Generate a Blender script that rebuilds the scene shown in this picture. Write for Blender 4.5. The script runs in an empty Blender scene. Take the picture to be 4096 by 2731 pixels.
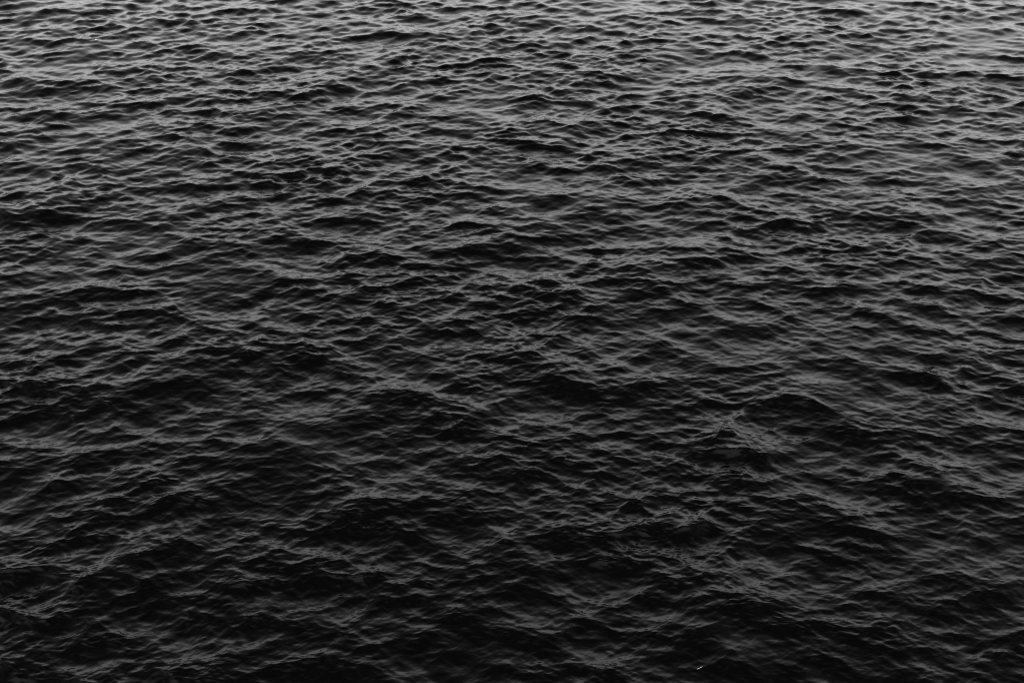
import bpy, math
import numpy as np

# ------------------------------------------------------------------ camera, sky, sun, exposure
S = bpy.context.scene
CAM_H = 37.0
PITCH = 34.5            # degrees below the horizon
cam_data = bpy.data.cameras.new("camera")
cam = bpy.data.objects.new("camera", cam_data)
S.collection.objects.link(cam)
cam.location = (0.0, 0.0, CAM_H)
cam.rotation_euler = (math.radians(90.0 - PITCH), 0.0, 0.0)
cam_data.lens = 40.0
cam_data.sensor_width = 36.0
cam_data.clip_start = 0.5
cam_data.clip_end = 20000.0
S.camera = cam

SUN_EL, SUN_AZ = 3.0, -150.0     # azimuth clockwise from the view axis (+Y)
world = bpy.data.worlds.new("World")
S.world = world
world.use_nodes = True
nt = world.node_tree
nt.nodes.clear()
sky = nt.nodes.new("ShaderNodeTexSky")
sky.sky_type = 'NISHITA'
sky.sun_disc = False
sky.sun_elevation = math.radians(SUN_EL)
sky.sun_rotation = math.radians(SUN_AZ)
sky.air_density = 1.0
sky.dust_density = 4.0
sky.ozone_density = 1.0
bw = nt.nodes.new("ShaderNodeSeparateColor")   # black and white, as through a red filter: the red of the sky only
bg = nt.nodes.new("ShaderNodeBackground")
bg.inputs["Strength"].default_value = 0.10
wo = nt.nodes.new("ShaderNodeOutputWorld")
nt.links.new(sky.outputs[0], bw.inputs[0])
gm = nt.nodes.new("ShaderNodeGamma")           # added sky contrast, so steep wave faces reflect a darker zenith
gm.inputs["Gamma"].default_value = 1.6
sky_cap = nt.nodes.new("ShaderNodeMath")           # added cap on sky brightness, cuts the glow round the sun
sky_cap.operation = 'MINIMUM'
sky_cap.inputs[1].default_value = 0.85
nt.links.new(bw.outputs[0], sky_cap.inputs[0])
nt.links.new(sky_cap.outputs[0], gm.inputs[0])
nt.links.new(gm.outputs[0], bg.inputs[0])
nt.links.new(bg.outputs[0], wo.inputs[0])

sd = bpy.data.lights.new("sun", 'SUN')
sd.energy = 0.5
sd.angle = math.radians(16.0)
sun = bpy.data.objects.new("sun", sd)
S.collection.objects.link(sun)
el, az = math.radians(SUN_EL), math.radians(SUN_AZ)
from mathutils import Vector
to_sun = Vector((math.sin(az)*math.cos(el), math.cos(az)*math.cos(el), math.sin(el)))
sun.rotation_euler = to_sun.to_track_quat('Z', 'Y').to_euler()

S.view_settings.view_transform = 'Standard'
S.view_settings.look = 'None'
S.view_settings.gamma = 1.0
S.view_settings.use_curve_mapping = False
S.view_settings.exposure = 5.15
S.render.engine = 'CYCLES'
S.cycles.filter_width = 1.0

# ------------------------------------------------------------------ the sea: wave field
WIND = math.radians(-85.0)      # the waves run towards the viewer

def band(seed, tile, n, lmin, lmax, rms_slope, spread, chop, chirp=0.0):
    """One band of a wind sea on a periodic tile: height and choppy displacement."""
    rng = np.random.default_rng(seed)
    k1 = np.fft.fftfreq(n, d=tile/n) * 2*np.pi
    kx, ky = np.meshgrid(k1, k1, indexing='xy')
    k = np.hypot(kx, ky); k[0, 0] = 1.0
    th = np.arctan2(ky, kx) - WIND
    lam = 2*np.pi/k
    c = np.cos(th)
    D = np.where(c > 0, np.abs(c)**spread, 0.0) + 0.04*np.abs(c)
    soft = 1.0/(1+np.exp((np.log(lmin) - np.log(lam))*9)) / (1+np.exp((np.log(lam) - np.log(lmax))*9))
    amp = np.sqrt(D * k**-4.0 * soft)
    amp[0, 0] = 0
    h = amp*(rng.standard_normal((n, n)) + 1j*rng.standard_normal((n, n)))
    z = np.fft.ifft2(h).real
    F = np.fft.fft2(z)
    sx = np.fft.ifft2(1j*kx*F).real; sy = np.fft.ifft2(1j*ky*F).real
    s = rms_slope/math.sqrt((sx**2 + sy**2).mean())
    dx = np.fft.ifft2(1j*kx/k*F).real*s*chop
    dy = np.fft.ifft2(1j*ky/k*F).real*s*chop
    return tile, n, (z*s).astype(np.float32), dx.astype(np.float32), dy.astype(np.float32)

def sample(b, x, y, rot, ox=0.0, oy=0.0):
    tile, n, z, dx, dy = b
    c, s = math.cos(rot), math.sin(rot)
    u = ((x*c + y*s + ox)/tile*n); v = ((-x*s + y*c + oy)/tile*n)
    i0 = np.floor(u).astype(np.int64); j0 = np.floor(v).astype(np.int64)
    fu = (u - i0).astype(np.float32); fv = (v - j0).astype(np.float32)
    fu = fu*fu*(3-2*fu)*0.35 + fu*0.65; fv = fv*fv*(3-2*fv)*0.35 + fv*0.65
    i0 %= n; j0 %= n; i1 = (i0+1) % n; j1 = (j0+1) % n
    def g(a):
        return (a[j0, i0]*(1-fu) + a[j0, i1]*fu)*(1-fv) + (a[j1, i0]*(1-fu) + a[j1, i1]*fu)*fv
    Z, X, Y = g(z), g(dx), g(dy)
    return Z, X*c - Y*s, X*s + Y*c

# (seed, tile m, samples, shortest m, longest m, rms slope, directional spread, choppiness), heading, shortest m, lean
BANDS = [
    (band(11, 311.0, 1024, 2.8, 12.0, 0.062, 3.0, 1.1), 0.46, 2.4, 0.6),
    (band(12, 277.0, 1024, 2.8, 8.0, 0.062, 3.0, 1.1), -0.50, 2.4, 0.6),
    (band(23, 97.0, 1024, 0.90, 3.0, 0.160, 1.8, 0.9), 0.05, 0.75, 0.5),
    (band(37, 35.0, 1024, 0.28, 0.90, 0.150, 3.0, 0.3), -0.06, 0.26, 0.35),
    (band(51, 15.0, 1024, 0.08, 0.28, 0.125, 4.0, 0.15), 0.09, 0.09, 0.2),
]

# single higher crests of this sea: x, y, half length of the crest in metres, turn of the crest line in radians
CRESTS = [
    (9.4, 31.2, 2.32, 0.00),
    (15.0, 48.4, 1.40, 0.00),
    (2.6, 103.2, 2.84, 0.10),
    (-13.1, 105.5, 2.48, 0.10),
    (-1.8, 98.1, 2.73, 0.00),
    (-22.4, 96.0, 1.92, 0.10),
    (-24.3, 79.1, 1.98, 0.10),
    (-37.8, 92.5, 2.60, 0.20),
    (-13.5, 88.3, 2.15, 0.20),
    (22.0, 81.4, 1.69, -0.10),
    (11.7, 64.3, 2.55, 0.10),
    (8.4, 61.8, 3.30, 0.10),
    (-6.9, 40.0, 2.27, 0.10),
    (-2.5, 47.1, 2.06, 0.10),
    (4.3, 49.9, 2.61, 0.00),
    (-18.5, 50.2, 2.62, 0.30),
    (-33.0, 70.0, 3.91, 0.30),
    (22.8, 50.2, 1.43, -0.10),
    (-2.7, 64.0, 2.54, 0.20),
    (29.9, 62.9, 1.95, -0.20),
    (27.6, 69.3, 2.69, -0.10),
    (-17.4, 35.4, 2.88, 0.40),
    (7.4, 38.8, 1.62, -0.20),
    (20.1, 42.0, 2.98, -0.30),
    (-10.5, 36.5, 1.17, -0.20),
    (6.2, 88.5, 1.62, 0.00),
    (16.3, 86.0, 2.81, -0.10),
    (11.7, 44.3, 1.98, -0.20),
    (-2.1, 50.2, 1.67, 0.10),
    (-15.1, 60.7, 1.90, 0.20),
]

def build_sea():
    # a fan of rows and columns, fine where the sea is near, coarse towards the horizon and behind
    azs = np.concatenate([np.radians(np.linspace(-180, -36.5, 70))[:-1],
                          np.radians(np.linspace(-36.5, 36.5, 1390)),
                          np.radians(np.linspace(36.5, 180, 70))[1:]])
    tb, tt = math.radians(52.8), math.radians(15.0)
    depress = np.linspace(tb, tt, 985)
    r = CAM_H/np.tan(depress)
    far = r[-1]*np.geomspace(1.02, 150, 60)
    near = np.array([0.4, 3, 6, 9, 12, 15, 17, 18, 19, 20, 21, 22, 23, 24, 25, 26, 27, 27.6])
    near = near[near < r[0]-0.3]
    r = np.concatenate([near, r, far])
    R, A = np.meshgrid(r, azs, indexing='ij')
    X = R*np.sin(A); Y = R*np.cos(A)
    step = np.maximum(np.gradient(r)[:, None]*np.ones_like(A), R*np.gradient(azs)[None, :])
    z = np.zeros_like(X); ox = np.zeros_like(X); oy = np.zeros_like(X)
    # gusts and slicks: where the small waves are strong and where they are weak
    g = sum(a*np.sin(fx*X + fy*Y + p) for a, fx, fy, p in
            [(.30, .21, .13, 1.0), (.26, -.09, .31, 2.2), (.22, .47, -.22, .4), (.20, .33, .52, 4.1), (.15, -.71, .43, 3.0)])
    for cx, cy, hw, turn in CRESTS:
        view = math.atan2(cx, cy)
        tx, ty = -math.sin(view), -math.cos(view)     # the way it runs: towards the viewer's side
        c, s = math.cos(turn), math.sin(turn)
        tx, ty = tx*c - ty*s, tx*s + ty*c
        u = (X - cx)*tx + (Y - cy)*ty; v = -(X - cx)*ty + (Y - cy)*tx
        l = hw*0.55
        u = u + 0.18*v*v/hw                                       # the ends of the crest trail behind
        f = np.exp(-(v/hw)**2)*(np.exp(-(u/l)**2) - 0.30*np.exp(-((u - 1.5*l)/(1.2*l))**2))*0.17*l
        z += f; ox += f*tx*0.7; oy += f*ty*0.7
    for b, rot, lmin, lean in BANDS:
        w = np.clip((lmin*1.7 - step)/(lmin*0.9), 0, 1)
        Z, DX, DY = sample(b, X, Y, rot)
        if lmin < 0.9:                           # small waves ride steeper on the crests of the long ones
            w = w*np.clip(1.0 + 0.42*g + 0.4*z, 0.55, 1.5)
        z += Z*w; ox += (DX + lean*math.cos(WIND)*Z)*w; oy += (DY + lean*math.sin(WIND)*Z)*w
    # the lean: the wind pushes every crest forward, gentle backs and steep fronts
    P = np.stack([X + ox, Y + oy, z], -1)
    for _ in range(5):                            # water cannot stand steeper than this: let such faces slump
        du = P[2:, 1:-1] - P[:-2, 1:-1]; dv = P[1:-1, 2:] - P[1:-1, :-2]
        nrm = np.cross(dv, du)
        nz = np.abs(nrm[..., 2])/(np.linalg.norm(nrm, axis=-1) + 1e-12)*np.sign(nrm[..., 2])
        k = np.clip((0.66 - nz*np.sign(np.median(nz)))/0.15, 0, 1)
        k[1:-1] = np.maximum(k[1:-1], 0.4*np.maximum(k[2:], k[:-2]))
        k[:, 1:-1] = np.maximum(k[:, 1:-1], 0.4*np.maximum(k[:, 2:], k[:, :-2]))
        m = (P[2:, 1:-1] + P[:-2, 1:-1] + P[1:-1, 2:] + P[1:-1, :-2])/4
        # keep each vertex near its own place in the sheet, only the displacement relaxes
        base = np.stack([X, Y, np.zeros_like(X)], -1)
        mb = (base[2:, 1:-1] + base[:-2, 1:-1] + base[1:-1, 2:] + base[1:-1, :-2])/4
        P[1:-1, 1:-1] += k[..., None]*(m - mb + base[1:-1, 1:-1] - P[1:-1, 1:-1])
    co = np.stack([P[..., 0], P[..., 1], P[..., 2]], -1).astype(np.float32).reshape(-1, 3)
    nr, nc = X.shape
    ii = np.arange(nr-1)[:, None]*nc + np.arange(nc-1)[None, :]
    q = np.stack([ii, ii+nc, ii+nc+1, ii+1], -1).reshape(-1, 4).astype(np.int32)
    me = bpy.data.meshes.new("sea")
    me.vertices.add(len(co)); me.vertices.foreach_set("co", co.ravel())
    me.loops.add(q.size); me.loops.foreach_set("vertex_index", q.ravel()[::1])
    me.polygons.add(len(q))
    me.polygons.foreach_set("loop_start", np.arange(0, q.size, 4, dtype=np.int32))
    me.polygons.foreach_set("use_smooth", np.ones(len(q), dtype=bool))
    me.update(calc_edges=True)
    me.flip_normals() if me.polygons[len(q)//2].normal.z < 0 else None
    o = bpy.data.objects.new("sea", me)
    S.collection.objects.link(o)
    o["kind"] = "structure"
    return o

def water_material():
    """Deep black water: only its surface reflects. Fresnel reflectance of water for
    light that passed a polarising filter: POL of the p-part, 1 - POL of the s-part."""
    m = bpy.data.materials.new("dark_water")
    m.use_nodes = True
    t = m.node_tree; N, L = t.nodes, t.links
    N.clear()
    out = N.new("ShaderNodeOutputMaterial")
    gl = N.new("ShaderNodeBsdfGlossy"); gl.inputs["Roughness"].default_value = 0.14
    geo = N.new("ShaderNodeNewGeometry")
    dot = N.new("ShaderNodeVectorMath"); dot.operation = 'DOT_PRODUCT'
    L.new(geo.outputs["Incoming"], dot.inputs[0]); 
    # capillary ripples, a few centimetres long, crests across the wind
    mp = N.new("ShaderNodeMapping"); mp.vector_type = 'TEXTURE'
    mp.inputs["Rotation"].default_value = (0, 0, WIND + math.pi/2)
    mp.inputs["Scale"].default_value = (0.20, 0.075, 0.2)
    no = N.new("ShaderNodeTexNoise"); no.inputs["Scale"].default_value = 1.0
    no.inputs["Detail"].default_value = 2.0; no.inputs["Distortion"].default_value = 0.3
    bu = N.new("ShaderNodeBump"); bu.inputs["Distance"].default_value = 0.0045
    L.new(geo.outputs["Position"], mp.inputs[0]); L.new(mp.outputs[0], no.inputs["Vector"])
    L.new(no.outputs[0], bu.inputs["Height"]); L.new(bu.outputs[0], gl.inputs["Normal"])
    L.new(bu.outputs[0], dot.inputs[1])
    def M(op, a, b=None):
        n = N.new("ShaderNodeMath"); n.operation = op
        for i, v in enumerate((a, b)):
            if v is None: continue
            if isinstance(v, (int, float)): n.inputs[i].default_value = v
            else: L.new(v, n.inputs[i])
        return n.outputs[0]
    n2 = 1.165**2
    c = M('MAXIMUM', M('ABSOLUTE', dot.outputs["Value"]), 0.02)
    g = M('SQRT', M('ADD', M('MULTIPLY', c, c), n2 - 1.0))           # n cos(t)
    rs = M('DIVIDE', M('SUBTRACT', c, g), M('ADD', c, g))
    c2 = M('MULTIPLY', c, n2)
    rp = M('DIVIDE', M('SUBTRACT', c2, g), M('ADD', c2, g))
    F = M('ADD', M('MULTIPLY', M('MULTIPLY', rp, rp), POL), M('MULTIPLY', M('MULTIPLY', rs, rs), 1.0 - POL))
    L.new(F, gl.inputs["Color"]); L.new(gl.outputs[0], out.inputs["Surface"])
    return m

POL = 0.5
sea = build_sea()
sea.data.materials.append(water_material())

# ------------------------------------------------------------------ small white specks and a thin white line laid on the water
from mathutils.kdtree import KDTree
def speck_material():
    m = bpy.data.materials.new("speck")
    m.use_nodes = True
    t = m.node_tree; p = t.nodes["Principled BSDF"]
    no = t.nodes.new("ShaderNodeTexNoise"); no.inputs["Scale"].default_value = 60.0
    cr = t.nodes.new("ShaderNodeValToRGB")
    cr.color_ramp.elements[0].color = (0.62, 0.62, 0.62, 1); cr.color_ramp.elements[1].color = (0.85, 0.85, 0.85, 1)
    t.links.new(no.outputs[0], cr.inputs[0]); t.links.new(cr.outputs[0], p.inputs["Base Color"])
    p.inputs["Roughness"].default_value = 0.5
    return m
SPECK = speck_material()
SEA_CO = np.empty(len(sea.data.vertices)*3, np.float32)
sea.data.vertices.foreach_get("co", SEA_CO); SEA_CO = SEA_CO.reshape(-1, 3)

def bead_line(name, x, y, length, width, turn, label, seek):
    """A low white bead draped over the water; seek: look this far round (x, y) for the crest top."""
    near = SEA_CO[(np.abs(SEA_CO[:, 0]-x) < length*2+seek+.5) & (np.abs(SEA_CO[:, 1]-y) < length*2+seek+.5)]
    if seek:
        d = np.hypot(near[:, 0]-x, near[:, 1]-y) < seek
        top = near[d][near[d][:, 2].argmax()]; x, y = float(top[0]), float(top[1])
    rng = np.random.default_rng(5)
    n = 15; verts = []; faces = []
    dx, dy = math.cos(turn), math.sin(turn)
    for i in range(n):
        t = i/(n-1)*2 - 1
        px, py = x + dx*t*length/2, y + dy*t*length/2
        d2 = (near[:, 0]-px)**2 + (near[:, 1]-py)**2
        k = np.argsort(d2)[:6]; pz = float(near[k, 2].mean())
        w = width/2*math.sqrt(max(0.03, 1-t*t))*(0.85+0.3*rng.random())
        for j in range(6):
            a = j/6*2*math.pi
            verts.append((px - dy*w*math.cos(a) - 0.0, py + dx*w*math.cos(a), pz + 0.3*w + w*0.8*math.sin(a)))
    for i in range(n-1):
        for j in range(6):
            a, b = i*6+j, i*6+(j+1) % 6
            faces.append((a, b, b+6, a+6))
    faces += [tuple(range(5, -1, -1)), tuple((n-1)*6+j for j in range(6))]
    me = bpy.data.meshes.new(name); me.from_pydata([(vx-x, vy-y, vz) for vx, vy, vz in verts], [], faces); me.update()
    for p in me.polygons: p.use_smooth = True
    me.materials.append(SPECK)
    o = bpy.data.objects.new(name, me); S.collection.objects.link(o); o.location = (x, y, 0)
    o["label"] = label; o["category"] = "speck"
    return o

bead_line("white_fleck", -37.93, 103.75, 0.13, 0.06, 0.2, "tiny bright white fleck far off on grey rippled water, upper left", 1.0)
bead_line("white_streak", 7.44, 30.64, 0.30, 0.011, 0.45, "thin bright white line along the dark wave crest at the bottom edge", 0.2)
bead_line("white_fleck", 14.96, 48.56, 0.07, 0.012, 0.4, "small pale fleck on the peaked dark crest right of centre", 0.5)
